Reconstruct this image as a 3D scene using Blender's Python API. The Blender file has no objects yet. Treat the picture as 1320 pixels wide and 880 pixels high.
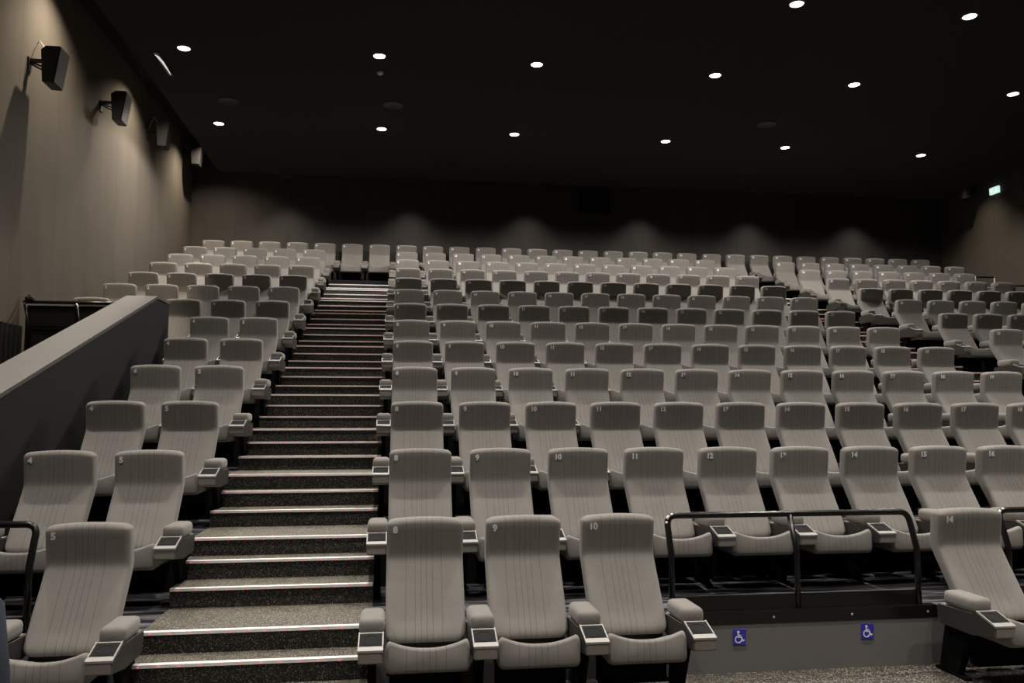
import bpy, bmesh, math, random
from math import sin, cos, pi, sqrt, radians
from mathutils import Vector, Matrix
random.seed(7)
C = bpy.context.scene.collection

# ------------------------------------------------------------------ layout
PITCH = 0.62            # seat spacing
XL8 = -0.0545           # left edge of seat 8
SHIFT_L, SHIFT_R = -0.1253, 0.1074
Y0, D, H = 5.3645, 1.16436, 0.38204     # front row back, row depth, row rise
NOSE = 1.2148           # platform edge in front of the back of its row
XW_L, XW_R, YW_B, ZC = -4.74, 14.06, 19.62, 7.8
EYE = 1.6727
AISLES = [(-1.49, -0.145), (7.33, 8.70)]
def nose(k): return Y0 + D*k - NOSE
def fz(k): return H*k

# ------------------------------------------------------------------ materials
def new_mat(name):
    m = bpy.data.materials.new(name); m.use_nodes = True
    nt = m.node_tree; b = nt.nodes['Principled BSDF']
    return m, nt, b
def simple(name, col, rough=.6, metal=0., spec=.5, noise=0., scale=8., bump=0.):
    m, nt, b = new_mat(name)
    b.inputs['Base Color'].default_value = (*col, 1); b.inputs['Roughness'].default_value = rough
    b.inputs['Metallic'].default_value = metal; b.inputs['Specular IOR Level'].default_value = spec
    tc = nt.nodes.new('ShaderNodeTexCoord'); n = nt.nodes.new('ShaderNodeTexNoise')
    n.inputs['Scale'].default_value = scale; n.inputs['Detail'].default_value = 5
    nt.links.new(tc.outputs['Object'], n.inputs['Vector'])
    if noise:
        mx = nt.nodes.new('ShaderNodeMix'); mx.data_type = 'RGBA'
        mx.inputs[6].default_value = (*[c*(1-noise) for c in col], 1)
        mx.inputs[7].default_value = (*[min(1, c*(1+noise)) for c in col], 1)
        nt.links.new(n.outputs['Fac'], mx.inputs[0]); nt.links.new(mx.outputs[2], b.inputs['Base Color'])
    if bump:
        bp = nt.nodes.new('ShaderNodeBump'); bp.inputs['Strength'].default_value = bump; bp.inputs['Distance'].default_value = .01
        nt.links.new(n.outputs['Fac'], bp.inputs['Height']); nt.links.new(bp.outputs['Normal'], b.inputs['Normal'])
    return m
def emit(name, col, s):
    m, nt, b = new_mat(name)
    b.inputs['Base Color'].default_value = (*col, 1)
    b.inputs['Emission Color'].default_value = (*col, 1); b.inputs['Emission Strength'].default_value = s
    return m
def math_node(nt, op, a, b=None):
    n = nt.nodes.new('ShaderNodeMath'); n.operation = op
    for i, v in enumerate((a, b)):
        if v is None: continue
        if isinstance(v, (int, float)): n.inputs[i].default_value = v
        else: nt.links.new(v, n.inputs[i])
    return n.outputs[0]

def fabric(name, col, seams):
    m, nt, b = new_mat(name)
    b.inputs['Roughness'].default_value = .9; b.inputs['Specular IOR Level'].default_value = .25
    b.inputs['Sheen Weight'].default_value = .15; b.inputs['Sheen Roughness'].default_value = .5
    tc = nt.nodes.new('ShaderNodeTexCoord'); sx = nt.nodes.new('ShaderNodeSeparateXYZ')
    nt.links.new(tc.outputs['Object'], sx.inputs[0])
    # woven fine noise, stretched vertically like pinstripes
    mp = nt.nodes.new('ShaderNodeMapping'); mp.inputs['Scale'].default_value = (260, 20, 20)
    nt.links.new(tc.outputs['Object'], mp.inputs['Vector'])
    n1 = nt.nodes.new('ShaderNodeTexNoise'); n1.inputs['Scale'].default_value = 1; n1.inputs['Detail'].default_value = 3
    nt.links.new(mp.outputs[0], n1.inputs['Vector'])
    n2 = nt.nodes.new('ShaderNodeTexNoise'); n2.inputs['Scale'].default_value = 9; n2.inputs['Detail'].default_value = 4
    nt.links.new(tc.outputs['Object'], n2.inputs['Vector'])
    oi = nt.nodes.new('ShaderNodeObjectInfo')
    v = math_node(nt, 'MULTIPLY_ADD', n1.outputs['Fac'], .22); nt.nodes[-1].inputs[2].default_value = .80
    v2 = math_node(nt, 'MULTIPLY_ADD', n2.outputs['Fac'], .25); nt.nodes[-1].inputs[2].default_value = .87
    v = math_node(nt, 'MULTIPLY', v, v2)
    v3 = math_node(nt, 'MULTIPLY_ADD', oi.outputs['Random'], .12); nt.nodes[-1].inputs[2].default_value = .94
    v = math_node(nt, 'MULTIPLY', v, v3)
    if seams:
        tot = None
        for s in seams:
            d = math_node(nt, 'ABSOLUTE', math_node(nt, 'SUBTRACT', sx.outputs[0], s))
            l = math_node(nt, 'LESS_THAN', d, .0016)
            tot = l if tot is None else math_node(nt, 'MAXIMUM', tot, l)
        k = math_node(nt, 'SUBTRACT', 1, math_node(nt, 'MULTIPLY', tot, .42))
        v = math_node(nt, 'MULTIPLY', v, k)
    vm = nt.nodes.new('ShaderNodeVectorMath'); vm.operation = 'SCALE'
    vm.inputs[0].default_value = col; nt.links.new(v, vm.inputs['Scale'])
    nt.links.new(vm.outputs[0], b.inputs['Base Color'])
    bp = nt.nodes.new('ShaderNodeBump'); bp.inputs['Strength'].default_value = .25; bp.inputs['Distance'].default_value = .002
    nt.links.new(n1.outputs['Fac'], bp.inputs['Height']); nt.links.new(bp.outputs['Normal'], b.inputs['Normal'])
    return m

def speckle(name, base, c1, c2, dens=.28, scale=95):
    """black rubber flooring with beige and ochre flecks"""
    m, nt, b = new_mat(name)
    b.inputs['Roughness'].default_value = .55; b.inputs['Specular IOR Level'].default_value = .4
    tc = nt.nodes.new('ShaderNodeTexCoord')
    vo = nt.nodes.new('ShaderNodeTexVoronoi'); vo.inputs['Scale'].default_value = scale
    nz = nt.nodes.new('ShaderNodeTexNoise'); nz.inputs['Scale'].default_value = 60
    nt.links.new(tc.outputs['Object'], nz.inputs['Vector'])
    ad = nt.nodes.new('ShaderNodeMix'); ad.data_type = 'RGBA'; ad.inputs[0].default_value = .012
    nt.links.new(tc.outputs['Object'], ad.inputs[6]); nt.links.new(nz.outputs['Color'], ad.inputs[7])
    nt.links.new(ad.outputs[2], vo.inputs['Vector'])
    sp = nt.nodes.new('ShaderNodeSeparateColor'); nt.links.new(vo.outputs['Color'], sp.inputs[0])
    near = math_node(nt, 'LESS_THAN', vo.outputs['Distance'], .38)
    pick = math_node(nt, 'LESS_THAN', sp.outputs[0], dens)
    mask = math_node(nt, 'MULTIPLY', near, pick)
    mx = nt.nodes.new('ShaderNodeMix'); mx.data_type = 'RGBA'
    mx.inputs[6].default_value = (*c1, 1); mx.inputs[7].default_value = (*c2, 1)
    nt.links.new(sp.outputs[1], mx.inputs[0])
    m2 = nt.nodes.new('ShaderNodeMix'); m2.data_type = 'RGBA'; m2.inputs[6].default_value = (*base, 1)
    nt.links.new(mask, m2.inputs[0]); nt.links.new(mx.outputs[2], m2.inputs[7])
    nt.links.new(m2.outputs[2], b.inputs['Base Color'])
    return m

def streak_carpet(name):
    m, nt, b = new_mat(name); b.inputs['Roughness'].default_value = .95; b.inputs['Specular IOR Level'].default_value = .1
    tc = nt.nodes.new('ShaderNodeTexCoord'); mp = nt.nodes.new('ShaderNodeMapping')
    mp.inputs['Scale'].default_value = (2.2, 17, 17); nt.links.new(tc.outputs['Object'], mp.inputs['Vector'])
    n = nt.nodes.new('ShaderNodeTexNoise'); n.inputs['Scale'].default_value = 1; n.inputs['Detail'].default_value = 2
    nt.links.new(mp.outputs[0], n.inputs['Vector'])
    cr = nt.nodes.new('ShaderNodeValToRGB'); e = cr.color_ramp.elements
    e[0].position = .44; e[0].color = (.012, .012, .014, 1); e[1].position = .56; e[1].color = (.13, .125, .135, 1)
    nt.links.new(n.outputs['Fac'], cr.inputs[0]); nt.links.new(cr.outputs[0], b.inputs['Base Color'])
    return m

def wallcloth(name, col):
    """dark stretched wall fabric in vertical panels"""
    m, nt, b = new_mat(name); b.inputs['Roughness'].default_value = .95; b.inputs['Specular IOR Level'].default_value = .08
    tc = nt.nodes.new('ShaderNodeTexCoord'); sx = nt.nodes.new('ShaderNodeSeparateXYZ'); nt.links.new(tc.outputs['Object'], sx.inputs[0])
    n = nt.nodes.new('ShaderNodeTexNoise'); n.inputs['Scale'].default_value = 3; n.inputs['Detail'].default_value = 6
    mp = nt.nodes.new('ShaderNodeMapping'); mp.inputs['Scale'].default_value = (1, 1, .25)
    nt.links.new(tc.outputs['Object'], mp.inputs['Vector']); nt.links.new(mp.outputs[0], n.inputs['Vector'])
    v = math_node(nt, 'MULTIPLY_ADD', n.outputs['Fac'], .35); nt.nodes[-1].inputs[2].default_value = .82
    s = math_node(nt, 'ADD', sx.outputs[0], sx.outputs[1])
    fr = math_node(nt, 'FRACT', math_node(nt, 'DIVIDE', s, 1.22))
    seam = math_node(nt, 'LESS_THAN', fr, .008)
    v = math_node(nt, 'MULTIPLY', v, math_node(nt, 'SUBTRACT', 1, math_node(nt, 'MULTIPLY', seam, .35)))
    vm = nt.nodes.new('ShaderNodeVectorMath'); vm.operation = 'SCALE'; vm.inputs[0].default_value = col
    nt.links.new(v, vm.inputs['Scale']); nt.links.new(vm.outputs[0], b.inputs['Base Color'])
    return m

SEATCOL = (.228, .213, .194)
M = {
 'fab_back': fabric('seat_fabric_back', SEATCOL, (-.118, -.062, -.026, .008, .044, .1)),
 'fab_seat': fabric('seat_fabric_cushion', SEATCOL, (-.118, -.062, -.026, .008, .044, .1)),
 'fab_arm': fabric('seat_fabric_arm', SEATCOL, ()),
 'shell': simple('black_plastic_shell', (.035, .033, .031), .6, spec=.3),
 'leg': simple('black_steel_leg', (.005, .005, .005), .8, spec=.05),
 'console': simple('grey_console', (.24, .22, .2), .7, spec=.3, noise=.1, scale=60),
 'holder': simple('black_cup_tray', (.014, .014, .014), .8, spec=.15),
 'silver': simple('silver_trim', (.33, .315, .295), .5, .25),
 'number': simple('white_print', (.92, .92, .9), .6),
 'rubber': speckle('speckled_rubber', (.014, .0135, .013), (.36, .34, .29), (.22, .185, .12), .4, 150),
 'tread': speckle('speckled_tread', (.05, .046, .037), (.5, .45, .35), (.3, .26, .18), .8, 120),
 'carpetspeck': speckle('speckled_floor', (.03, .028, .025), (.5, .45, .36), (.34, .29, .2), .6),
 'alu': simple('aluminium_nosing', (.92, .9, .87), .5, .3),
 'led': emit('red_led', (1., .05, .09), 2.3),
 'carpet': streak_carpet('streaked_carpet'),
 'riser': simple('grey_riser', (.17, .163, .158), .8, spec=.15, noise=.12, scale=3),
 'black_riser': simple('black_riser', (.012, .012, .012), .8, spec=.15),
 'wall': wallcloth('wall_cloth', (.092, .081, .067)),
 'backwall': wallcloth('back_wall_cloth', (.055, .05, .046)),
 'ceiling': simple('black_ceiling', (.022, .0205, .0205), .9, spec=.1),
 'floor': simple('dark_floor', (.03, .029, .028), .85, spec=.2),
 'parapet': simple('parapet_paint', (.022, .0205, .0205), .75, spec=.2, noise=.1, scale=2),
 'coping': simple('grey_coping', (.125, .119, .113), .7, spec=.3, noise=.08, scale=5),
 'rail': simple('black_rail', (.01, .0095, .009), .24, 0., spec=.4),
 'bolt_and_glint': simple('bright_bolt_and_glint', (.8, .8, .78), .3, .8),
 'chip': simple('pale_rail_metal', (.8, .78, .75), .45, .2),
 'sign': simple('sign_blue', (.035, .04, .42), .45),
 'white': simple('sign_white', (.9, .9, .92), .5),
 'lamp': emit('lamp_glow', (1., .96, .9), 14.),
 'trimring': simple('downlight_rim', (.05, .05, .05), .4),
 'slot': emit('slot_glow', (1., .95, .88), .6),
 'spk': simple('speaker_black', (.02, .019, .019), .6, spec=.35, noise=.15, scale=40),
 'grille': simple('speaker_grille', (.05, .047, .046), .75, spec=.25, noise=.3, scale=200),
 'steel': simple('bracket_steel', (.05, .05, .05), .5, .4),
 'wire': simple('pale_cable', (.55, .53, .5), .6),
 'exit_white': emit('exit_lit_white', (.75, 1., .93), .8),
 'exit_green': emit('exit_lit_green', (.42, .8, .62), .9),
 'curtain': simple('black_curtain', (.03, .028, .027), .95, spec=.05),
 'denim': simple('blue_grey_denim', (.05, .056, .075), .9, spec=.1, noise=.25, scale=160, bump=.1),
 'trouser': simple('dark_trouser', (.025, .025, .03), .9, spec=.1),
 'skin': simple('skin', (.55, .36, .27), .55),
 'hair': simple('brown_hair', (.05, .03, .018), .6),
 'shoe': simple('black_shoe', (.02, .02, .02), .5),
 'glass': simple('dark_glass', (.01, .012, .012), .12, spec=.6),
}

# ------------------------------------------------------------------ mesh helpers
def obj(name, me, parent=None, mats=None):
    if isinstance(me, bmesh.types.BMesh):
        bm = me; me = bpy.data.meshes.new(name); bmesh.ops.recalc_face_normals(bm, faces=bm.faces); bm.to_mesh(me); bm.free()
    if mats is not None:
        for m in (mats if isinstance(mats, (list, tuple)) else [mats]): me.materials.append(m)
    o = bpy.data.objects.new(name, me); C.objects.link(o)
    if parent: o.parent = parent
    return o
def tag(o, label=None, cat=None, group=None, kind=None):
    if label: o['label'] = label
    if cat: o['category'] = cat
    if group: o['group'] = group
    if kind: o['kind'] = kind
    return o
def empty(name, loc=(0, 0, 0), rz=0):
    o = bpy.data.objects.new(name, None); C.objects.link(o); o.location = loc; o.rotation_euler = (0, 0, rz)
    o.empty_display_size = .1; return o
def box(bm, x0, x1, y0, y1, z0, z1, mi=0, bev=0.):
    vs = [bm.verts.new(p) for p in ((x0,y0,z0),(x1,y0,z0),(x1,y1,z0),(x0,y1,z0),(x0,y0,z1),(x1,y0,z1),(x1,y1,z1),(x0,y1,z1))]
    fs = [bm.faces.new([vs[i] for i in q]) for q in ((0,3,2,1),(4,5,6,7),(0,1,5,4),(1,2,6,5),(2,3,7,6),(3,0,4,7))]
    for f in fs: f.material_index = mi
    if bev:
        es = {e for f in fs for e in f.edges}
        bmesh.ops.bevel(bm, geom=list(es), offset=bev, segments=3, profile=.5, affect='EDGES', clamp_overlap=True)
    return fs
def prism(bm, poly, axis, a0, a1, mi=0):
    """poly of 2-D points extruded along axis ('x': (y,z), 'y': (x,z), 'z': (x,y))"""
    def P(u, v, a): return {'x': (a, u, v), 'y': (u, a, v), 'z': (u, v, a)}[axis]
    A = [bm.verts.new(P(u, v, a0)) for u, v in poly]; B = [bm.verts.new(P(u, v, a1)) for u, v in poly]
    n = len(poly); fs = [bm.faces.new(A[::-1]), bm.faces.new(B)]
    for i in range(n): fs.append(bm.faces.new((A[i], A[(i+1) % n], B[(i+1) % n], B[i])))
    for f in fs: f.material_index = mi
    return fs
def tube(bm, pts, r, seg=10, mi=0, cap=True):
    pts = [Vector(p) for p in pts]; rings = []
    up = Vector((0, 0, 1)); prev = None
    for i, p in enumerate(pts):
        if i == 0: t = pts[1]-p
        elif i == len(pts)-1: t = p-pts[i-1]
        else: t = (pts[i+1]-p).normalized()+(p-pts[i-1]).normalized()
        t.normalize()
        if prev is None:
            a = t.orthogonal().normalized()
        else:
            a = (prev-t*prev.dot(t)).normalized()
        prev = a; b = t.cross(a)
        rr = r[i] if isinstance(r, (list, tuple)) else r
        rings.append([bm.verts.new(p+(a*cos(2*pi*k/seg)+b*sin(2*pi*k/seg))*rr) for k in range(seg)])
    for A, B in zip(rings, rings[1:]):
        for k in range(seg):
            f = bm.faces.new((A[k], A[(k+1) % seg], B[(k+1) % seg], B[k])); f.smooth = True; f.material_index = mi
    if cap:
        for R_ in (rings[0][::-1], rings[-1]):
            f = bm.faces.new(R_); f.material_index = mi
def arc_pts(p0, p1, p2, r, n=6):
    """fillet the corner p1 between p0 and p2"""
    p0, p1, p2 = map(Vector, (p0, p1, p2)); a = (p0-p1).normalized(); b = (p2-p1).normalized()
    ang = a.angle(b); t = r/math.tan(ang/2); s = p1+a*t; e = p1+b*t
    out = []
    for i in range(n+1):
        u = i/n; out.append(s*(1-u)**2+p1*2*u*(1-u)+e*u*u)
    return out
def loft(bm, loops, closed_caps=True, smooth=True, mi=0):
    R = [[bm.verts.new(p) for p in L] for L in loops]
    n = len(R[0])
    for A, B in zip(R, R[1:]):
        for k in range(n):
            f = bm.faces.new((A[k], A[(k+1) % n], B[(k+1) % n], B[k])); f.smooth = smooth; f.material_index = mi
    if closed_caps:
        for L in (R[0][::-1], R[-1]):
            f = bm.faces.new(L); f.smooth = smooth; f.material_index = mi
def rrect(w, d, r, n=4, nx=8):
    """rounded rectangle loop: x in [-w,w], y in [0,d], as (x,y); nx extra points on the long sides"""
    r = min(r, w*.98, d/2*.98); pts = []
    def arc(cx, cy, a0):
        for i in range(n+1):
            a = a0+pi/2*i/n; pts.append((cx+r*cos(a), cy+r*sin(a)))
    for i in range(1, nx): pts.append((-w+r+(2*w-2*r)*i/nx, 0))
    arc(w-r, r, -pi/2); arc(w-r, d-r, 0)
    for i in range(1, nx): pts.append((w-r-(2*w-2*r)*i/nx, d))
    arc(-w+r, d-r, pi/2); arc(-w+r, r, pi)
    return pts
def interp(tab, z):
    if z <= tab[0][0]: return tab[0][1]
    for (a, u), (b, v) in zip(tab, tab[1:]):
        if z <= b:
            t = (z-a)/(b-a); return u+(v-u)*t
    return tab[-1][1]

# ------------------------------------------------------------------ the seat (origin: floor, under the top of the back; local y=0 at Y0)
FRONT = [(.30, -.368), (.33, -.362), (.40, -.325), (.48, -.278), (.58, -.212), (.68, -.142), (.73, -.110), (.755, -.095), (.775, -.085), (.795, -.082), (.82, -.084), (.99, -.108), (1.03, -.108)]
THICK = [(.30, .10), (.5, .11), (.75, .12), (.82, .12), (1.03, .125)]
ZT, HW = 1.018, .2375
def back_mesh():
    bm = bmesh.new(); loops = []
    zs = [.335, .337, .342, .350, .360, .374, .39, .42, .46, .5, .54, .58, .62, .66, .70, .73, .755, .775, .79, .805, .83, .86, .9, .93, .955]
    zs += [ZT-.04+.04*sin(a*pi/2/8) for a in range(1, 9)]
    for z in zs:
        yf = interp(FRONT, z); t = interp(THICK, z); w = HW
        e = 0.
        top = z-(ZT-.034)
        if top > 0: e = .034-sqrt(max(0, .034**2-min(top, .034)**2))
        tw = z-(ZT-.036); ew = 0.
        if tw > 0: ew = .036-sqrt(max(0, .036**2-min(tw, .036)**2))
        bt = .39-z
        if bt > 0:
            q = .055-sqrt(max(0, .055**2-min(bt, .055)**2)); e = max(e, q*.9); ew = max(ew, q)
        d = max(t-2*e, .006); w2 = w-ew
        L = []
        for x, y in rrect(w2, d, .030):
            cr = .016*(1-(x/HW)**2)*max(0, (z-.80)/.22)**2
            # shallow hollow in the lumbar area and the pillowed lower edge of the head cushion
            hol = .010*(1-(x/HW)**2)*(1 if y < d*.5 else 0)*max(0, 1-abs(z-.52)/.22)
            L.append((x, yf+e+y+hol, z+cr))
        loops.append(L)
    loft(bm, loops)
    return bm
def cushion_mesh():
    bm = bmesh.new(); loops = []
    W = .2345; yF, yR = -.705, -.29
    ys = [yF, yF+.003, yF+.010, yF+.022, yF+.04, yF+.08, yF+.14, yF+.2, yF+.27, yF+.34, yF+.39, yR-.008, yR]
    for y in ys:
        u = (y-yF)/(yR-yF)
        e = 0.
        if y-yF < .04: e = .04-sqrt(max(0, .04**2-(.04-(y-yF))**2))
        if yR-y < .02: e = .02-sqrt(max(0, .02**2-(.02-(yR-y))**2))
        ztop = .413-.125*u**.85; zbot = .268-.0*u if u < .3 else .268
        dip = .058*(1-.5*u)
        h = ztop-zbot
        L = []
        for x, yy in rrect(W-e*.55, h-e*1.45, .032, 5, 12):
            z = zbot+e*.75+yy
            if yy > (h-e*1.45)*.5:
                z += dip*(abs(x)/W)**2.2*(1-.9*max(0, (abs(x)-W+.03)/.03)**3 if abs(x) > W-.03 else 1)
            L.append((x, y+ (.012*(yy/h) if u < .2 else 0), z))
        loops.append(L)
    loft(bm, loops)
    return bm
def pad_mesh():
    bm = bmesh.new(); box(bm, -.070, .070, -.585, -.29, .449, .545, 0, .032)
    for f in bm.faces: f.smooth = True
    return bm
def console_mesh():
    """sloping console under the arm pad, deepest at the back"""
    bm = bmesh.new()
    poly = [(-.765, .350), (-.768, .418), (-.60, .473), (-.565, .4485), (-.24, .4485), (-.22, .42), (-.25, .32), (-.55, .32)]
    prism(bm, poly, 'x', -.066, .066)
    es = [e for e in bm.edges]
    bmesh.ops.bevel(bm, geom=es, offset=.006, segments=2, affect='EDGES', clamp_overlap=True)
    return bm
SL = (.473-.418)/(.768-.60)     # slope of the console's top
def on_slope(y): return .418+(y+.768)*SL
def frame_mesh():
    bm = bmesh.new()
    def piece(x0, x1, y0, y1, th):
        a = [(x0, y0), (x1, y0), (x1, y1), (x0, y1)]
        lo = [bm.verts.new((x, y, on_slope(y)-.004)) for x, y in a]; hi = [bm.verts.new((x, y, on_slope(y)+th)) for x, y in a]
        bm.faces.new(lo[::-1]); bm.faces.new(hi)
        for i in range(4): bm.faces.new((lo[i], lo[(i+1) % 4], hi[(i+1) % 4], hi[i]))
    piece(-.068, .068, -.772, -.735, .007)
    piece(-.068, -.061, -.735, -.606, .009); piece(.061, .068, -.735, -.606, .009)
    piece(-.061, .061, -.613, -.606, .006)
    return bm
def holder_mesh():
    bm = bmesh.new()
    a = [(-.061, -.735), (.061, -.735), (.061, -.613), (-.061, -.613)]
    lo = [bm.verts.new((x, y, on_slope(y)-.003)) for x, y in a]; hi = [bm.verts.new((x, y, on_slope(y)+.002)) for x, y in a]
    bm.faces.new(lo[::-1]); bm.faces.new(hi)
    for i in range(4): bm.faces.new((lo[i], lo[(i+1) % 4], hi[(i+1) % 4], hi[i]))
    # shallow round well in the tray
    seg = 20; yc = -.674; r0 = .046
    R0 = [bm.verts.new((r0*cos(2*pi*k/seg), yc+r0*sin(2*pi*k/seg), on_slope(yc+r0*sin(2*pi*k/seg))+.0045)) for k in range(seg)]
    R1 = [bm.verts.new((.9*r0*cos(2*pi*k/seg), yc+.9*r0*sin(2*pi*k/seg), on_slope(yc+.9*r0*sin(2*pi*k/seg))+.0045)) for k in range(seg)]
    R2 = [bm.verts.new((.9*r0*cos(2*pi*k/seg), yc+.9*r0*sin(2*pi*k/seg), on_slope(yc+.9*r0*sin(2*pi*k/seg))+.0025)) for k in range(seg)]
    for A, B in ((R0, R1), (R1, R2)):
        for k in range(seg): bm.faces.new((A[k], A[(k+1) % seg], B[(k+1) % seg], B[k]))
    bm.faces.new(R2)
    return bm
def leg_mesh():
    bm = bmesh.new()
    prism(bm, [(-.50, .33), (-.24, .33), (-.17, .02), (-.12, .02), (-.12, 0), (-.42, 0), (-.42, .02), (-.34, .02)], 'x', -.022, .022)
    bmesh.ops.bevel(bm, geom=list(bm.edges), offset=.004, segments=1, affect='EDGES', clamp_overlap=True)
    tube(bm, [(-.03, -.22, .045), (.03, -.22, .045)], .01, 8)
    return bm
def shell_mesh():
    """black plastic shell behind the upholstery and the beam under the cushion"""
    bm = bmesh.new(); loops = []
    for z in (.30, .34, .45, .6, .75, .85, .93, .95):
        yb = interp(FRONT, z)+interp(THICK, z); w = .222-(.02 if z > .94 else 0)
        loops.append([(-w, yb-.012, z), (w, yb-.012, z), (w-.01, yb+.008, z), (-w+.01, yb+.008, z)])
    loft(bm, loops, smooth=False)
    return bm
def beam_apron_mesh():
    bm = bmesh.new()
    box(bm, -.225, .225, -.60, -.30, .235, .2685, 0, .006)
    box(bm, -.21, .21, -.38, -.30, .07, .236, 0, .004)  # dark apron added in place of the shade under the seat
    return bm

ME = {}
def keep(key, bm, mat):
    me = bpy.data.meshes.new(key); bmesh.ops.recalc_face_normals(bm, faces=bm.faces); bm.to_mesh(me); bm.free(); me.materials.append(mat); ME[key] = me
keep('backrest', back_mesh(), M['fab_back']); keep('seat_cushion', cushion_mesh(), M['fab_seat'])
keep('arm_pad', pad_mesh(), M['fab_arm']); keep('armrest', console_mesh(), M['console'])
keep('cup_holder_frame', frame_mesh(), M['silver']); keep('cup_tray', holder_mesh(), M['holder'])
ME['armrest'].materials.append(M['shell'])
for p_ in ME['armrest'].polygons:
    if abs(p_.normal.x) > .7: p_.material_index = 1
keep('leg', leg_mesh(), M['leg']); keep('back_shell', shell_mesh(), M['shell']); keep('seat_beam_shade_apron', beam_apron_mesh(), M['leg'])

# printed seat numbers as thin meshes lying on the slightly sloping head cushion
def text_mesh(body, size, name, ext=.0008):
    cu = bpy.data.curves.new(name, 'FONT'); cu.body = body; cu.size = size; cu.extrude = ext; cu.offset = size*.05
    cu.align_x = 'LEFT'; cu.align_y = 'CENTER'
    o = bpy.data.objects.new(name, cu); C.objects.link(o)
    bpy.context.view_layer.update()
    me = bpy.data.meshes.new_from_object(o.evaluated_get(bpy.context.evaluated_depsgraph_get()))
    bpy.data.objects.remove(o); bpy.data.curves.remove(cu)
    return me
NUM = {}
zc_ = .962; ya, yb = interp(FRONT, zc_-.02), interp(FRONT, zc_+.02); tilt = math.atan2(yb-ya, .04)
for n in range(1, 30):
    me = text_mesh(str(n), .056, 'seat_number')
    me.transform(Matrix.Translation((-.199, interp(FRONT, zc_)-.0030, zc_)) @ Matrix.Rotation(-tilt, 4, 'X') @ Matrix.Rotation(pi/2, 4, 'X'))
    me.materials.clear(); me.materials.append(M['number']); NUM[n] = me

ORD = ['', 'first', 'second', 'third', 'fourth', 'fifth', 'sixth', 'seventh', 'eighth', 'ninth', 'tenth', 'eleventh', 'twelfth']
ROWNAME = ['front row'] + [f'{ORD[k+1]} row from the front' for k in range(1, 9)] + ['fourth row from the back', 'third row from the back', 'second row from the back', 'back row']
ROWNAME[7] = 'sixth row from the back'; ROWNAME[8] = 'fifth row from the back'
def child(name, key, parent):
    o = bpy.data.objects.new(name, ME[key] if isinstance(key, str) else key); C.objects.link(o); o.parent = parent; return o
def arm(root, x):
    a = child('armrest', 'armrest', root); a.location.x = x
    child('arm_pad', 'arm_pad', a); f = child('cup_holder_frame', 'cup_holder_frame', a); child('cup_tray', 'cup_tray', a)
    l = child('leg', 'leg', root); l.location.x = x
def seat(k, n, last, label):
    dx = 0.
    if k < 12: dx = SHIFT_L if n <= 5 else (SHIFT_R if n >= 20 else 0)
    x = XL8+.2425+PITCH*(n-8)+dx
    dy, dz = (-.02, .0) if k == 12 else (0, 0)
    r = empty('cinema_seat', (x, Y0+D*k+dy, fz(k)+dz))
    tag(r, label, 'seat', 'cinema seats in the '+ROWNAME[k])
    b = child('backrest', 'backrest', r); child('seat_number', NUM[n], b); child('back_shell', 'back_shell', b)
    c = child('seat_cushion', 'seat_cushion', r); child('seat_beam_shade_apron', 'seat_beam_shade_apron', c)
    arm(r, -PITCH/2)
    if last: arm(r, PITCH/2)
    return r

ROWS = {
 0: [(5, 5), (8, 10), (14, 14)],
 1: [(4, 5), (8, 16)], 2: [(4, 5), (8, 18)], 3: [(4, 5), (8, 19)], 4: [(4, 5), (8, 19)],
 5: [(4, 5), (8, 19), (22, 23)], 6: [(1, 5), (8, 19), (22, 24)], 7: [(1, 5), (8, 19), (22, 26)],
 8: [(1, 5), (8, 19), (22, 27)], 9: [(1, 5), (8, 19), (22, 28)], 10: [(1, 5), (8, 19), (22, 28)],
 11: [(1, 5), (8, 19), (22, 29)], 12: [(1, 29)],
}
for k, runs in ROWS.items():
    rn = ROWNAME[k]
    for a, b in runs:
        for n in range(a, b+1):
            num = f' number {n}' if k <= 3 else ''
            if k == 0 and n == 14: lab = 'grey cinema seat number 14 alone in the front row, right of the long railing'
            elif k == 0 and n == 5: lab = 'grey cinema seat number 5 in the front row, left of the steps'
            elif k == 12 and n in (6, 7): lab = f'{"left" if n == 6 else "right"} of two grey seats in back row at top of left steps'
            elif k == 12 and n in (20, 21): lab = f'{"left" if n == 20 else "right"} of two grey seats in back row closing the right steps'
            elif n <= 5: lab = f'grey cinema seat{num}, {ORD[6-n]} left of the left steps, {rn}'
            elif n < 20: lab = f'grey cinema seat{num}, {ORD[n-7]} right of the left steps, {rn}'
            else: lab = f'grey cinema seat, {ORD[n-21]} right of the right steps, {rn}'
            # the second run also shares its last arm with nobody
            seat(k, n, n == b, lab)

# ------------------------------------------------------------------ room shell
def struct(name, bm, mats, label=None):
    o = obj(name, bm, None, mats); o['kind'] = 'structure'
    if label: o['label'] = label
    return o
YF = -6.0
bm = bmesh.new(); box(bm, XW_L, XW_R, YF, nose(1), -.1, 0); struct('floor', bm, M['carpetspeck'], 'speckled floor at the foot of the seating')
bm = bmesh.new(); box(bm, XW_L, -2.92-.36, nose(1), nose(6), -.1, 0); struct('floor', bm, M['floor'], 'dark floor of the side exit passage')
bm = bmesh.new(); box(bm, XW_L-.2, XW_R+.2, YF-.2, YW_B+.2, ZC, ZC+.2); struct('ceiling', bm, M['ceiling'], 'black ceiling')
ZR = 6.9; bm = bmesh.new(); box(bm, -3.85, 13.0, YF, 18.2, ZR, ZR+.16); struct('ceiling', bm, M['ceiling'], 'lowered black ceiling carrying the downlights')
bm = bmesh.new(); box(bm, XW_L-.2, XW_L, YF, YW_B, -.1, ZC); struct('wall_left', bm, M['wall'], 'taupe cloth side wall')
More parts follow.
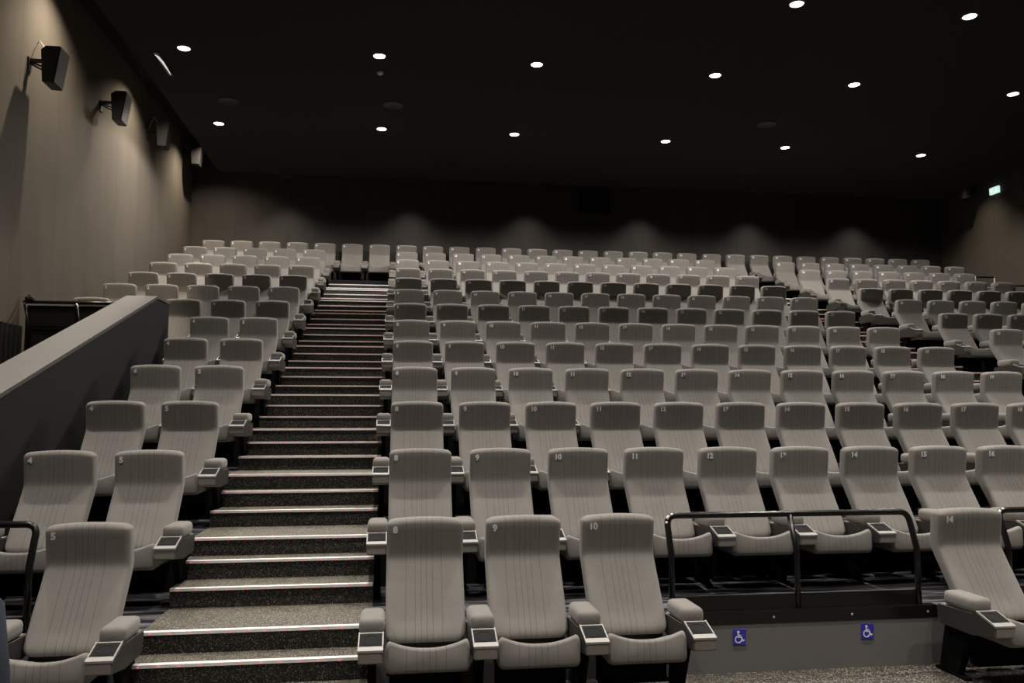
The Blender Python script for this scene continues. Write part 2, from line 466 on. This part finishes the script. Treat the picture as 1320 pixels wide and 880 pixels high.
bm = bmesh.new(); box(bm, XW_R, XW_R+.2, YF, YW_B, -.1, ZC); struct('wall_right', bm, M['wall'], 'taupe cloth side wall at the right')
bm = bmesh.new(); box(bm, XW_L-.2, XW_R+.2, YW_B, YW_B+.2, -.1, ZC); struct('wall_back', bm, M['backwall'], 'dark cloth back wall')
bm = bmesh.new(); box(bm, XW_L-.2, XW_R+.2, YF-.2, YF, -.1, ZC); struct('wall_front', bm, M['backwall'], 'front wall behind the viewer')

# tiers: carpeted platforms the seat rows stand on
def tier(x0, x1, k, z0=None, front=None, y1=None):
    ya, yb, z = nose(k), (nose(k+1) if y1 is None else y1), fz(k)
    zb = max(0., z-H-.2) if z0 is None else z0
    bm = bmesh.new(); fs = box(bm, x0, x1, ya, yb, zb, z, 1); fs[1].material_index = 0
    bm2 = struct('seating_tier', bm, [M['carpet'], front or M['black_riser']])
    return bm2
for k in range(1, 12):
    f = M['riser'] if k == 1 else None
    lx = -2.92 if k < 6 else XW_L
    tier(lx, AISLES[0][0], k, 0. if k == 6 else None, f)
    tier(AISLES[0][1], AISLES[1][0], k, None, f)
    tier(AISLES[1][1], XW_R, k, None, f)
tier(XW_L, XW_R, 12, None, None, YW_B)

# steps in the two aisles
SUB = [0., .625, .945]
ends = SUB[1:]+[D]
for ai, (x0, x1) in enumerate(AISLES):
    side = ['left', 'right'][ai]; cnt = 0
    for k in range(0, 12):
        for j in range(3):
            if k == 0 and j == 0: continue
            cnt += 1
            y, ye = nose(k)+SUB[j], nose(k)+ends[j]; z = fz(k)+H*j/3
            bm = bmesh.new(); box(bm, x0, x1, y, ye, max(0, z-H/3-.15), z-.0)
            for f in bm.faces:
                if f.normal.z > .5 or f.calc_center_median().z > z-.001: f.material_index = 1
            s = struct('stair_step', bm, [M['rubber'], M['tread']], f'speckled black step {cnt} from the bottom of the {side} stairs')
            bm = bmesh.new()
            prism(bm, [(y-.014, z-.014), (y-.014, z+.004), (y+.03, z+.004), (y+.03, z-.0), (y-.0, z-.0), (y-.0, z-.014)], 'x', x0+.003, x1-.003)
            nz = obj('step_nosing', bm, s, M['alu'])
            bm = bmesh.new()
            m = 12
            for q in range(m):
                xc = x0+(x1-x0)*(q+.5)/m
                box(bm, xc-.0035, xc+.0035, y-.0155, y-.0138, z-.009, z-.003)
            obj('red_marker_lights', bm, nz, M['led'])

# ------------------------------------------------------------------ sloping parapet of the side exit
bm = bmesh.new()
PX0, PX1 = -3.28, -2.92
py0, py1, py2 = 3.6, 10.58, nose(6)-.005
zt = lambda y: 1.80+(y-6.638)*.327
poly = [(py0, 0), (py2, 0), (py2, zt(py1)), (py1, zt(py1)), (py0, zt(py0))]
prism(bm, poly, 'x', PX0+.012, PX1-.004)
pw = struct('wall_parapet', bm, M['parapet'], 'sloping dark half wall beside the left seats')
bm = bmesh.new()
top = [(py0, zt(py0)), (py1, zt(py1)), (py2, zt(py1))]
prism(bm, top+[(y, z+.035) for y, z in top[::-1]], 'x', PX0, PX1+.008)
obj('coping', bm, pw, M['coping'])

# ------------------------------------------------------------------ railings
def bent_rail(name, x0, x1, yb, zb, ztop, lean, posts, kick, label, group, close_l=True, close_r=True, base_over=(0, 0), r=.021, bend_spots=True):
    root = empty(name, ((x0+x1)/2, yb, zb)); tag(root, label, 'railing', group)
    cx = (x0+x1)/2; L = lambda p: (p[0]-cx, p[1]-yb, p[2]-zb)
    knee = zb+(ztop-zb)*.62
    def post_path(x): return [(x, yb, zb), (x, yb, knee), (x, yb+lean, ztop)]
    path = []
    if close_l:
        p = post_path(x0); path += [p[0], p[1]] + arc_pts(p[1], p[2], (x0+.3, yb+lean, ztop), .07)
    else: path += [(x0, yb+lean, ztop)]
    if close_r:
        p = post_path(x1); path += arc_pts((x1-.3, yb+lean, ztop), p[2], p[1], .07) + [p[1], p[0]]
    else: path += [(x1, yb+lean, ztop)]
    bm = bmesh.new(); tube(bm, [L(p) for p in path], r, 12); obj('top_rail', bm, root, M['rail'])
    for x in posts:
        bm = bmesh.new(); tube(bm, [L(p) for p in post_path(x)], r*.95, 12)
        obj('post', bm, root, M['rail'])
    if bend_spots:
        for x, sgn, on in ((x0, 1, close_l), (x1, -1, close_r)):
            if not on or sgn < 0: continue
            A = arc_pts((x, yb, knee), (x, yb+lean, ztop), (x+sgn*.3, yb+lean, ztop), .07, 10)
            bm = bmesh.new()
            for i in (1, 4, 5, 8):  # small pale beads along the bend
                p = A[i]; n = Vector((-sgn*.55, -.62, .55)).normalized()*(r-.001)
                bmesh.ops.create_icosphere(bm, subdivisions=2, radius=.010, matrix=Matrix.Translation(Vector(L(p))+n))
            w = obj('pale_patch', bm, root, M['chip']); w['label'] = 'pale spots on the bend'
    if kick:
        bm = bmesh.new(); box(bm, x0-cx+.022, x1-cx-.022, -.006, .006, .012, .105)
        obj('kick_plate', bm, root, M['rail'])
    if base_over != (0, 0):
        bm = bmesh.new(); bx0, bx1 = x0-cx-base_over[0], x1-cx+base_over[1]
        prism(bm, [(-.036, -.075), (-.036, .006), (.03, .006), (.03, 0.0006), (-.0295, 0.0006), (-.0295, -.075)], 'x', bx0, bx1)
        bp = obj('base_angle', bm, root, M['rail'])
        nb = max(2, int((bx1-bx0)/.4)); 
        for i in range(nb):
            bx = bx0+.13+(bx1-bx0-.2)*i/(nb-1)
            bm = bmesh.new(); bmesh.ops.create_uvsphere(bm, u_segments=10, v_segments=6, radius=.0085, matrix=Matrix.Translation((bx, -.036, -.036)) @ Matrix.Diagonal((1, .6, 1, 1)))
            for f in bm.faces: f.smooth = True
            obj('bolt_and_glint', bm, bp, M['bolt_and_glint'])
    return root
yb = nose(1)+.032
RG = 'black wheelchair space railings'
bent_rail('safety_railing', 1.80, 3.545, yb, H, 1.0, .09, [2.672], True, 'long black tube railing above the two blue wheelchair signs', RG, base_over=(.0, .11))
bent_rail('safety_railing', -2.88, -2.14, yb, H, 1.015, .09, [], True, 'black tube railing at the left edge behind the front row seat 5', RG, close_l=False, base_over=(.02, .02))
bent_rail('safety_railing', 4.235, 5.6, yb, H, 1.0, .09, [4.92], True, 'black tube railing behind seat 14 at the right edge', RG, base_over=(.02, .05))

# parapet railing above the side exit (in front of the seats near the left wall)
root = empty('exit_railing', (-4.0, nose(6)+.04, fz(6))); tag(root, 'black railing above the side exit near the left wall', 'railing')
zr = 3.10-fz(6)
bm = bmesh.new(); tube(bm, [(-.70, 0, zr), (.72, 0, zr)], .022, 10); obj('top_rail', bm, root, M['rail'])
for x in (-.62, .0, .6):
    bm = bmesh.new(); tube(bm, [(x, 0, 0), (x, 0, zr*.6), (x-.06, -.01, zr-.02)], .02, 10); obj('post', bm, root, M['rail'])
    bm = bmesh.new(); bmesh.ops.create_uvsphere(bm, u_segments=8, v_segments=6, radius=.011, matrix=Matrix.Translation((x-.06, -.026, zr-.022)))
    obj('bolt_and_glint', bm, root, M['bolt_and_glint'])  # bright beads standing in for glints at the rail joints
for z in (.22, .5):
    bm = bmesh.new(); tube(bm, [(-.66, .0, z), (.68, .0, z)], .013, 8); obj('middle_rail', bm, root, M['rail'])
bm = bmesh.new(); box(bm, -.68, .70, .03, .042, .02, zr-.04); obj('infill_panel', bm, root, M['black_riser'])
bm = bmesh.new(); box(bm, -.05, .05, -.035, .035, 0, .05, 0, .012); tube(bm, [(0, 0, .045), (.0, 0, .075)], .02, 8)
o = obj('sensor_box', bm, None, M['spk']); o.location = (-4.63, nose(6)+.04, 3.121); tag(o, 'small black box sitting on the exit railing near the left wall', 'sensor')

# curtain in the exit passage along the left wall
bm = bmesh.new(); P = []
for i in range(49):
    t = i/48; P.append((XW_L+.045+.03*sin(t*2*pi*5.5), 10.40+.70*t))
Q = [(x+.012, y) for x, y in P]
prism(bm, P+Q[::-1], 'z', .02, 2.78)
o = obj('curtain', bm, None, M['curtain']); tag(o, 'dark pleated curtain hanging on the left wall by the side exit', 'curtain')

# end rails at the right wall
for (x0, x1, k, lab) in ((12.99, 13.46, 11, 'small dark railing at right wall beside the third row from the back'), (13.0, 13.9, 10, 'small dark railing by the right wall near the fourth row from the back')):
    yy = nose(k)+.03; z0 = fz(k); zt_ = {11: 4.79, 10: 4.41}[k]
    r_ = empty('end_railing', ((x0+x1)/2, yy, z0)); tag(r_, lab, 'railing', 'small railings by the right wall')
    w = (x1-x0)/2
    bm = bmesh.new(); tube(bm, [(-w, 0, zt_-z0), (w, 0, zt_-z0)], .02, 10); obj('top_rail', bm, r_, M['rail'])
    for s in (-1, 1):
        bm = bmesh.new(); tube(bm, [(s*w, 0, 0), (s*w, 0, zt_-z0+.02)], .014, 10); obj('post', bm, r_, M['steel' if k == 10 else 'chip'])  # upper railing's posts are pale: light on them put into the colour

# ------------------------------------------------------------------ wheelchair signs
def wheelchair_sign(x, z, lab):
    s = .088; y = nose(1)-.004
    root = empty('wheelchair_sign', (x, y, z)); tag(root, lab, 'sign', 'blue wheelchair signs'); root.rotation_euler = (0, radians(2), 0)
    bm = bmesh.new(); box(bm, -s/2, s/2, -.002, .0038, -s/2-.006, s/2+.006, 0, .0015); obj('sign_plate', bm, root, M['sign'])
    bm = bmesh.new(); u = s/100; cnt = [0]
    def piece(poly):
        cnt[0] += 1; prism(bm, [(x*u, z*u) for x, z in poly], 'y', -.0026-cnt[0]*.00002, -.0015)
    def disc(cx, cz, r): piece([(cx+r*cos(2*pi*k/20), cz+r*sin(2*pi*k/20)) for k in range(20)])
    def stroke(pts, w):
        for (a, b) in zip(pts, pts[1:]):
            a, b = Vector(a), Vector(b); t = (b-a).normalized()*w/2; nrm = Vector((-t.y, t.x))
            piece([tuple(a+nrm), tuple(a-nrm), tuple(b-nrm), tuple(b+nrm)])
        for p in pts: disc(p[0], p[1], w/2)
    disc(-10, 36, 10)
    stroke([(-12, 28), (-10, 0), (14, 0), (27, -27), (36, -21)], 9)
    stroke([(-10, 13), (9, 13)], 8)
    stroke([(-9+24*cos(a), -17+24*sin(a)) for a in [radians(118+i*12) for i in range(21)]], 8)
    obj('wheelchair_symbol', bm, root, M['white'])
wheelchair_sign(2.241, .226, 'left blue wheelchair sign on the grey panel below the long railing')
wheelchair_sign(3.140, .232, 'right blue wheelchair sign on the grey panel below the long railing')

# ------------------------------------------------------------------ ceiling lights
FAR = [(-3.231, 15.106), (-0.330, 14.990), (2.124, 14.947), (5.054, 14.940), (7.495, 14.975), (10.441, 15.058)]
MID = [(-3.076, 11.981), (-0.309, 11.855), (2.021, 11.830), (4.820, 11.844), (7.144, 11.886), (9.929, 11.886)]
COLX = [-3.18, -.33, 2.12, 5.002, 7.416, 10.21]
LROWS = [(FAR, 'far row', 330), (MID, 'second row from the back wall', 290), ([(x, 9.562) for x in COLX], 'third row from the back wall', 410),
         ([(x, 7.2) for x in COLX], 'fourth row', 600), ([(x, 4.4) for x in COLX], 'fifth row', 600), ([(x, 1.3) for x in COLX], 'unseen added sixth row', 530)]  # sixth row is unseen, added to light the first seats from ahead
LSCALE = 1.0
def downlight_parts(root, W, spot=92, blend=.75, col=(1., .938, .866)):
    bm = bmesh.new(); seg = 28
    R = [(.100, -.0005), (.100, -.008), (.086, -.008), (.080, .0)]
    loft_loops = [[(r*cos(2*pi*k/seg), r*sin(2*pi*k/seg), z) for k in range(seg)] for r, z in R]
    loft(bm, loft_loops, closed_caps=False); obj('lamp_rim', bm, root, M['trimring'])
    bm = bmesh.new(); loft(bm, [[(r*cos(2*pi*k/seg), r*sin(2*pi*k/seg), z) for k in range(seg)] for r, z in ((.083, -.001), (.083, -.004), (.06, -.010), (.02, -.013))])
    obj('lamp_lens', bm, root, M['lamp'])
    ld = bpy.data.lights.new('downlight_beam', 'SPOT'); ld.energy = W*LSCALE; ld.spot_size = radians(spot); ld.spot_blend = blend
    ld.shadow_soft_size = .09; ld.color = col
    lo = bpy.data.objects.new('downlight_beam', ld); C.objects.link(lo); lo.parent = root; lo.location = (0, 0, -.05)
POS = ['first', 'second', 'third', 'fourth', 'fifth', 'sixth']
for pts, rn, W in LROWS:
    for i, (x, y) in enumerate(pts):
        r_ = empty('ceiling_downlight', (x, y, ZR-.001))
        tag(r_, f'glowing round ceiling downlight, {POS[i]} from the left in the {rn}', 'ceiling light', 'ceiling downlights')
        downlight_parts(r_, W*(.72 if i in (0, 5) and rn != 'far row' else 1.), {'far row': 168, 'unseen added sixth row': 92}.get(rn, 82), .25 if rn == 'far row' else .85)
# wall washers close to the side walls
for (x, y, lab, W) in ((XW_L+.70, 11.42, 'nearest', 640), (XW_L+.70, 14.88, 'middle', 500), (XW_L+.70, 18.2, 'farthest', 400), (XW_R-.8, 17.75, 'right', 190), (XW_L+.70, 7.6, 'hidden', 330)):
    r_ = empty('wall_washer', (x, y, ZC-.001))
    tag(r_, {'nearest': 'recessed lamp washing the left wall above the nearest speaker', 'middle': 'recessed lamp washing the left wall above the second speaker', 'farthest': 'recessed lamp washing the left wall by the back corner', 'right': 'recessed lamp washing the right wall by the back corner', 'hidden': 'recessed lamp washing the left wall nearest the viewer'}[lab], 'ceiling light', 'wall washing lamps')
    bm = bmesh.new(); box(bm, -.12, .12, -.12, .12, -.012, -.0005, 0, .004); obj('lamp_rim', bm, r_, M['trimring'])
    ld = bpy.data.lights.new('washer_beam', 'SPOT'); ld.energy = W*LSCALE; ld.spot_size = radians(86 if lab == 'right' else 128); ld.spot_blend = 1.; ld.shadow_soft_size = .035; ld.color = (1., .86, .68)
    lo = bpy.data.objects.new('washer_beam', ld); C.objects.link(lo); lo.parent = r_; lo.location = (0, 0, -.03)
for i, x in enumerate((-2.57, .26, 3.09, 5.92, 8.75, 11.58)):
    r_ = empty('wall_washer', (x, YW_B, 7.2)); tag(r_, f'small dark downward lamp box high on the back wall, {ORD[i+1]} from the left', 'wall light', 'back wall lamp boxes')
    bm = bmesh.new(); box(bm, -.13, .13, -.72, -.46, -.12, .12, 0, .01); obj('lamp_box', bm, r_, M['spk'])
    bm = bmesh.new(); box(bm, -.03, .03, -.47, -.0005, .02, .07); obj('bracket', bm, r_, M['steel'])
    ld = bpy.data.lights.new('washer_beam', 'SPOT'); ld.energy = 72; ld.spot_size = radians(104); ld.spot_blend = 1.; ld.shadow_soft_size = .11; ld.color = (1., .93, .86)
    lo = bpy.data.objects.new('washer_beam', ld); C.objects.link(lo); lo.parent = r_; lo.location = (0, -.59, -.25)
# thin lit slot fitting near the left wall
bm = bmesh.new(); box(bm, -.035, .035, -.42, .42, -.02, -.0005, 0, .004)
r_ = empty('ceiling_slot_light', (-3.506, 12.57, ZR-.001)); tag(r_, 'thin glowing slot light in the ceiling near the left wall', 'ceiling light')
obj('slot_housing', bm, r_, M['trimring'])
bm = bmesh.new(); prism(bm, [(-.03, -.37), (.012, -.3), (.03, -.1), (.024, .15), (.014, .35), (.004, .35), (.002, .15), (-.004, -.1), (-.024, -.3)], 'z', -.024, -.0205); obj('lit_strip', bm, r_, M['slot'])
# unlit round ceiling fittings and a small detector
for i, (x, y) in enumerate([(-2.837, 13.96), (-.114, 13.76), (6.56, 13.78)]):
    r_ = empty('ceiling_speaker', (x, y, ZR-.001)); tag(r_, f'dark round ceiling fitting, {["left", "middle", "right"][i]} of three between the lights', 'ceiling fitting', 'dark round ceiling fittings')
    bm = bmesh.new(); seg = 28
    loft(bm, [[(r*cos(2*pi*k/seg), r*sin(2*pi*k/seg), z) for k in range(seg)] for r, z in ((.17, -.0005), (.17, -.012), (.14, -.016), (.135, -.006))]); obj('fitting_rim', bm, r_, M['grille'])
r_ = empty('smoke_detector', (-.309, 12.44, ZR-.001)); tag(r_, 'small pale smoke detector on the ceiling behind the second light', 'smoke detector')
bm = bmesh.new(); loft(bm, [[(r*cos(2*pi*k/16), r*sin(2*pi*k/16), z) for k in range(16)] for r, z in ((.05, -.0005), (.05, -.02), (.03, -.04))]); obj('detector_body', bm, r_, M['wire'])

# ------------------------------------------------------------------ loudspeakers
def wall_speaker(y, z, lab, side=1, sc=1., wire=True, wallx=XW_L):
    r_ = empty('wall_speaker', (wallx, y, z)); tag(r_, lab, 'loudspeaker', 'surround speakers on the side walls')
    g = .195
    S = lambda x: side*x
    # profile seen along the wall: back, chamfered top and bottom, face tilted down
    P = [(g, .19), (g+.065, .24), (g+.233, .24), (g+.165, -.24), (g+.03, -.235)]
    bm = bmesh.new(); prism(bm, [(S(a), b) for a, b in P], 'y', -.15, .15)
    bmesh.ops.bevel(bm, geom=list(bm.edges), offset=.006, segments=2, affect='EDGES', clamp_overlap=True)
    obj('cabinet', bm, r_, M['spk'])
    bm = bmesh.new(); prism(bm, [(S(a), b) for a, b in [(g+.2315, .23), (g+.2400, .229), (g+.1745, -.231), (g+.166, -.23)]], 'y', -.14, .14)
    obj('grille', bm, r_, M['grille'])
    bm = bmesh.new()
    box(bm, *sorted((S(.0005), S(.02))), -.05, .05, -.06, .12)
    box(bm, *sorted((S(.02), S(g+.02))), -.03, .03, .07, .105)
    tube(bm, [(S(.01), -.02, .05), (S(g+.02), -.02, -.06)], .012, 8); tube(bm, [(S(.01), .02, .08), (S(g+.02), .02, -.0)], .012, 8)
    obj('bracket', bm, r_, M['steel'])
    if wire:
        bm = bmesh.new(); tube(bm, [(S(.02), 0, .10), (S(.06), .0, .24), (S(.11), .0, .36), (S(.16), 0, .30), (S(g+.01), 0, .16)], .006, 6); obj('cable', bm, r_, M['wire'])
    return r_
for y, z, lab, w in ((11.07, 6.13, 'black speaker on the left wall nearest the viewer', True), (13.64, 6.56, 'second black speaker along the left wall', False), (16.1, 6.95, 'third black speaker along the left wall', True), (18.68, 7.39, 'fourth black speaker on the left wall by the back corner', False)):
    wall_speaker(y, z, lab, 1, 1, w)
wall_speaker(18.25, 7.18, 'dark speaker on the right wall left of the exit sign', -1, 1, False, XW_R)
wall_speaker(16.1, 6.75, 'dark speaker on the right wall right of the exit sign', -1, 1, False, XW_R)
# projection window
bm = bmesh.new()
x0, x1, z0, z1 = 4.37, 5.19, 6.62, 7.2
for a in ((x0-.06, x1+.06, z0-.06, z0), (x0-.06, x1+.06, z1, z1+.06), (x0-.06, x0, z0, z1), (x1, x1+.06, z0, z1)): box(bm, a[0], a[1], YW_B-.05, YW_B-.001, a[2], a[3])
w1 = struct('window_1', bm, M['shell'], 'dark projection window in the back wall')
bm = bmesh.new(); box(bm, x0, x1, YW_B-.03, YW_B-.02, z0, z1); obj('pane', bm, w1, M['glass'])

# exit sign on the right wall
r_ = empty('exit_sign', (XW_R-.001, 17.55, 6.99)); tag(r_, 'small lit green and white exit sign on the right wall', 'exit sign')
bm = bmesh.new(); box(bm, -.05, 0, -.15, .15, -.08, .08, 0, .006); obj('sign_case', bm, r_, M['exit_white'])
bm = bmesh.new()
for a in ((-.13, -.01, -.065, .065), (.03, .13, -.065, .065)): box(bm, -.0535, -.0505, a[0], a[1], a[2], a[3])
obj('green_field', bm, r_, M['exit_green'])
bm = bmesh.new()
def pl(pts, w):
    for a, b in zip(pts, pts[1:]):
        a, b = Vector(a), Vector(b); t = (b-a).normalized(); n = Vector((-t.y, t.x))*w/2
        bm.faces.new([bm.verts.new((-.0545, p.x, p.y)) for p in (a+n, a-n, b-n, b+n)])
pl([(-.09, .045), (-.075, .03)], .02); pl([(-.075, .02), (-.07, -.015), (-.095, -.05)], .016); pl([(-.07, -.015), (-.045, -.03), (-.045, -.055)], .014); pl([(-.1, .0), (-.075, .015), (-.045, .0)], .012)
pl([(.05, 0), (.11, 0)], .018); pl([(.08, .035), (.05, 0), (.08, -.035)], .018)
bmesh.ops.solidify(bm, geom=list(bm.faces), thickness=.0008)
obj('running_figure', bm, r_, M['exit_white'])

# ------------------------------------------------------------------ person at the left edge (blue-grey sleeve in view)
def skinned(name, joints, bones, parent, mat, sub=2, root=0):
    """one continuous surface grown around a skeleton: joints = {name:(pos, radius)}"""
    names = list(joints); me = bpy.data.meshes.new(name)
    me.from_pydata([joints[n][0] for n in names], [(names.index(a), names.index(b)) for a, b in bones], [])
    o = bpy.data.objects.new(name, me); C.objects.link(o)
    sk = o.modifiers.new('skin', 'SKIN'); sk.use_smooth_shade = True
    sv = me.skin_vertices[0].data
    for i, n in enumerate(names):
        r = joints[n][1]; r = r if isinstance(r, tuple) else (r, r)
        sv[i].radius = r; sv[i].use_root = (i == root)
    ss = o.modifiers.new('sub', 'SUBSURF'); ss.levels = sub; ss.render_levels = sub
    bpy.context.view_layer.update()
    m2 = bpy.data.meshes.new_from_object(o.evaluated_get(bpy.context.evaluated_depsgraph_get()))
    bpy.data.objects.remove(o); m2.materials.clear(); m2.materials.append(mat)
    for p in m2.polygons: p.use_smooth = True
    q = bpy.data.objects.new(name, m2); C.objects.link(q); q.parent = parent
    return q
PPOS = (-.874, 1.5, 0)
per = empty('person', PPOS, radians(-6)); tag(per, 'person in a dark blue-grey jacket standing at the left edge of the picture', 'person')
J = {'pelvis': ((0, 0, .93), (.13, .10)), 'waist': ((0, 0, 1.07), (.125, .095)), 'chest': ((0, .0, 1.26), (.15, .105)), 'neck0': ((0, 0, 1.43), (.06, .06)), 'neck': ((0, .015, 1.485), .055), 'head0': ((0, .03, 1.545), (.076, .092)), 'head1': ((0, .03, 1.625), (.088, .112)), 'head2': ((0, .02, 1.70), (.07, .09))}
B = [('pelvis', 'waist'), ('waist', 'chest'), ('chest', 'neck0'), ('neck0', 'neck'), ('neck', 'head0'), ('head0', 'head1'), ('head1', 'head2')]
for s, t in ((-1, 'l'), (1, 'r')):
    J.update({t+'hip': ((s*.095, 0, .86), .088), t+'knee': ((s*.10, .01, .49), .058), t+'ank': ((s*.10, -.01, .09), .04), t+'toe': ((s*.11, .13, .035), (.042, .03)),
              t+'sh': ((s*.175, 0, 1.385), .058), t+'elb': ((s*.225, -.02, 1.09), .042), t+'wri': ((s*.235, .07, .86), .028), t+'palm': ((s*.235, .095, .79), (.036, .02))})
    B += [('pelvis', t+'hip'), (t+'hip', t+'knee'), (t+'knee', t+'ank'), (t+'ank', t+'toe'), ('chest', t+'sh'), (t+'sh', t+'elb'), (t+'elb', t+'wri'), (t+'wri', t+'palm')]
    for f, (dy, ln) in enumerate(((.030, .068), (.010, .078), (-.011, .074), (-.030, .06))):
        a, b = f't{t}f{f}a', f't{t}f{f}b'
        J[a] = ((s*.232, .098+dy, .745), .0095); J[b] = ((s*.218, .105+dy, .745-ln), .008)
        B += [(t+'palm', a), (a, b)]
    J[t+'th'] = ((s*.215, .14, .79), .011); J[t+'th2'] = ((s*.205, .158, .745), .009); B += [(t+'palm', t+'th'), (t+'th', t+'th2')]
body = skinned('body', J, B, per, M['skin'])
# face: nose, eyes, mouth, ears
bm = bmesh.new()
bmesh.ops.create_uvsphere(bm, u_segments=10, v_segments=8, radius=.016, matrix=Matrix.Translation((0, .126, 1.59)) @ Matrix.Diagonal((.8, 1, 1.5, 1)))
for s in (-1, 1): bmesh.ops.create_uvsphere(bm, u_segments=10, v_segments=8, radius=.028, matrix=Matrix.Translation((s*.084, .02, 1.605)) @ Matrix.Diagonal((.35, .7, 1.1, 1)))
obj('face_features', bm, per, M['skin'])
bm = bmesh.new()
for s in (-1, 1): bmesh.ops.create_uvsphere(bm, u_segments=10, v_segments=8, radius=.010, matrix=Matrix.Translation((s*.031, .113, 1.625)))
obj('eyes', bm, per, M['white'])
bm = bmesh.new()
for s in (-1, 1): bmesh.ops.create_uvsphere(bm, u_segments=10, v_segments=8, radius=.006, matrix=Matrix.Translation((s*.031, .1205, 1.625)))
for s in (-1, 1): tube(bm, [(s*.018, .124, 1.648), (s*.033, .122, 1.652), (s*.047, .112, 1.647)], .0035, 6)
obj('pupils_and_brows', bm, per, M['hair'])
bm = bmesh.new(); tube(bm, [(-.024, .108, 1.552), (-.01, .118, 1.551), (.01, .118, 1.551), (.024, .108, 1.552)], .005, 8)
obj('lips', bm, per, simple('lips', (.42, .2, .17), .5))
hj = {'a': ((0, -.035, 1.55), (.09, .075)), 'b': ((0, -.022, 1.635), (.106, .112)), 'c': ((0, .0, 1.72), (.092, .112))}
skinned('hair', hj, [('a', 'b'), ('b', 'c')], per, M['hair'])
bm = bmesh.new()
loft(bm, [[(w*cos(2*pi*k/28), d*sin(2*pi*k/28), z) for k in range(28)] for z, w, d in ((.775, .09, .085), (.79, .15, .11), (.84, .165, .118), (.90, .162, .118), (.98, .150, .110), (1.0, .146, .106))])
for s in (-1, 1): tube(bm, [(s*.085, 0, .87), (s*.092, .005, .78), (s*.098, .01, .62), (s*.10, .012, .49), (s*.10, 0, .3), (s*.10, -.01, .1), (s*.10, -.01, .055)], [.08, .088, .078, .066, .062, .056, .056], 18)
t_ = obj('trousers', bm, per, M['trouser'])
for p in t_.data.polygons: p.use_smooth = True
bm = bmesh.new()
loft(bm, [[(w*cos(2*pi*k/28), y+d*sin(2*pi*k/28), z) for k in range(28)] for z, w, d, y in ((.838, .168, .126, 0), (.84, .176, .132, 0), (.93, .172, .130, 0), (1.02, .164, .122, 0), (1.12, .164, .120, 0), (1.22, .176, .126, 0), (1.30, .190, .126, 0), (1.36, .196, .116, 0), (1.395, .178, .102, 0), (1.42, .13, .088, 0), (1.445, .085, .076, .004), (1.475, .07, .068, .008))])
for s in (-1, 1):
    tube(bm, [(s*.08, 0, 1.385), (s*.14, 0, 1.372), (s*.178, 0, 1.335), (s*.196, -.006, 1.25), (s*.215, -.014, 1.16), (s*.226, -.018, 1.09), (s*.233, .01, 1.02), (s*.237, .04, .95), (s*.238, .064, .885)], [.05, .066, .070, .064, .058, .056, .052, .047, .043], 18)
j_ = obj('jacket', bm, per, M['denim'])
for p in j_.data.polygons: p.use_smooth = True
for s in (-1, 1):
    bm = bmesh.new(); loft(bm, [[(s*.105+w*x, y, z0+h*yy) for x, yy in [(-1, 0), (1, 0), (1, .6), (.6, 1), (-.6, 1), (-1, .6)]] for y, w, h, z0 in ((-.085, .035, .07, 0), (-.06, .045, .095, 0), (.03, .045, .095, 0), (.12, .05, .06, 0), (.18, .035, .04, 0.004))]); obj('shoe', bm, per, M['shoe'])

# ------------------------------------------------------------------ camera, world, view
cam = bpy.data.cameras.new('camera'); cam.sensor_width = 36; cam.lens = 1067.9/1320*36; cam.clip_start = .05
co = bpy.data.objects.new('camera', cam); C.objects.link(co)
co.location = (0, 0, EYE); co.rotation_euler = (radians(90+5.0607), 0, radians(-7.9192))
sc = bpy.context.scene; sc.camera = co
w = bpy.data.worlds.new('world'); sc.world = w; w.use_nodes = True
w.node_tree.nodes['Background'].inputs[0].default_value = (0, 0, 0, 1)
vs = sc.view_settings; vs.view_transform = 'Standard'; vs.look = 'None'; vs.gamma = 1; vs.exposure = 0.08; vs.use_curve_mapping = False
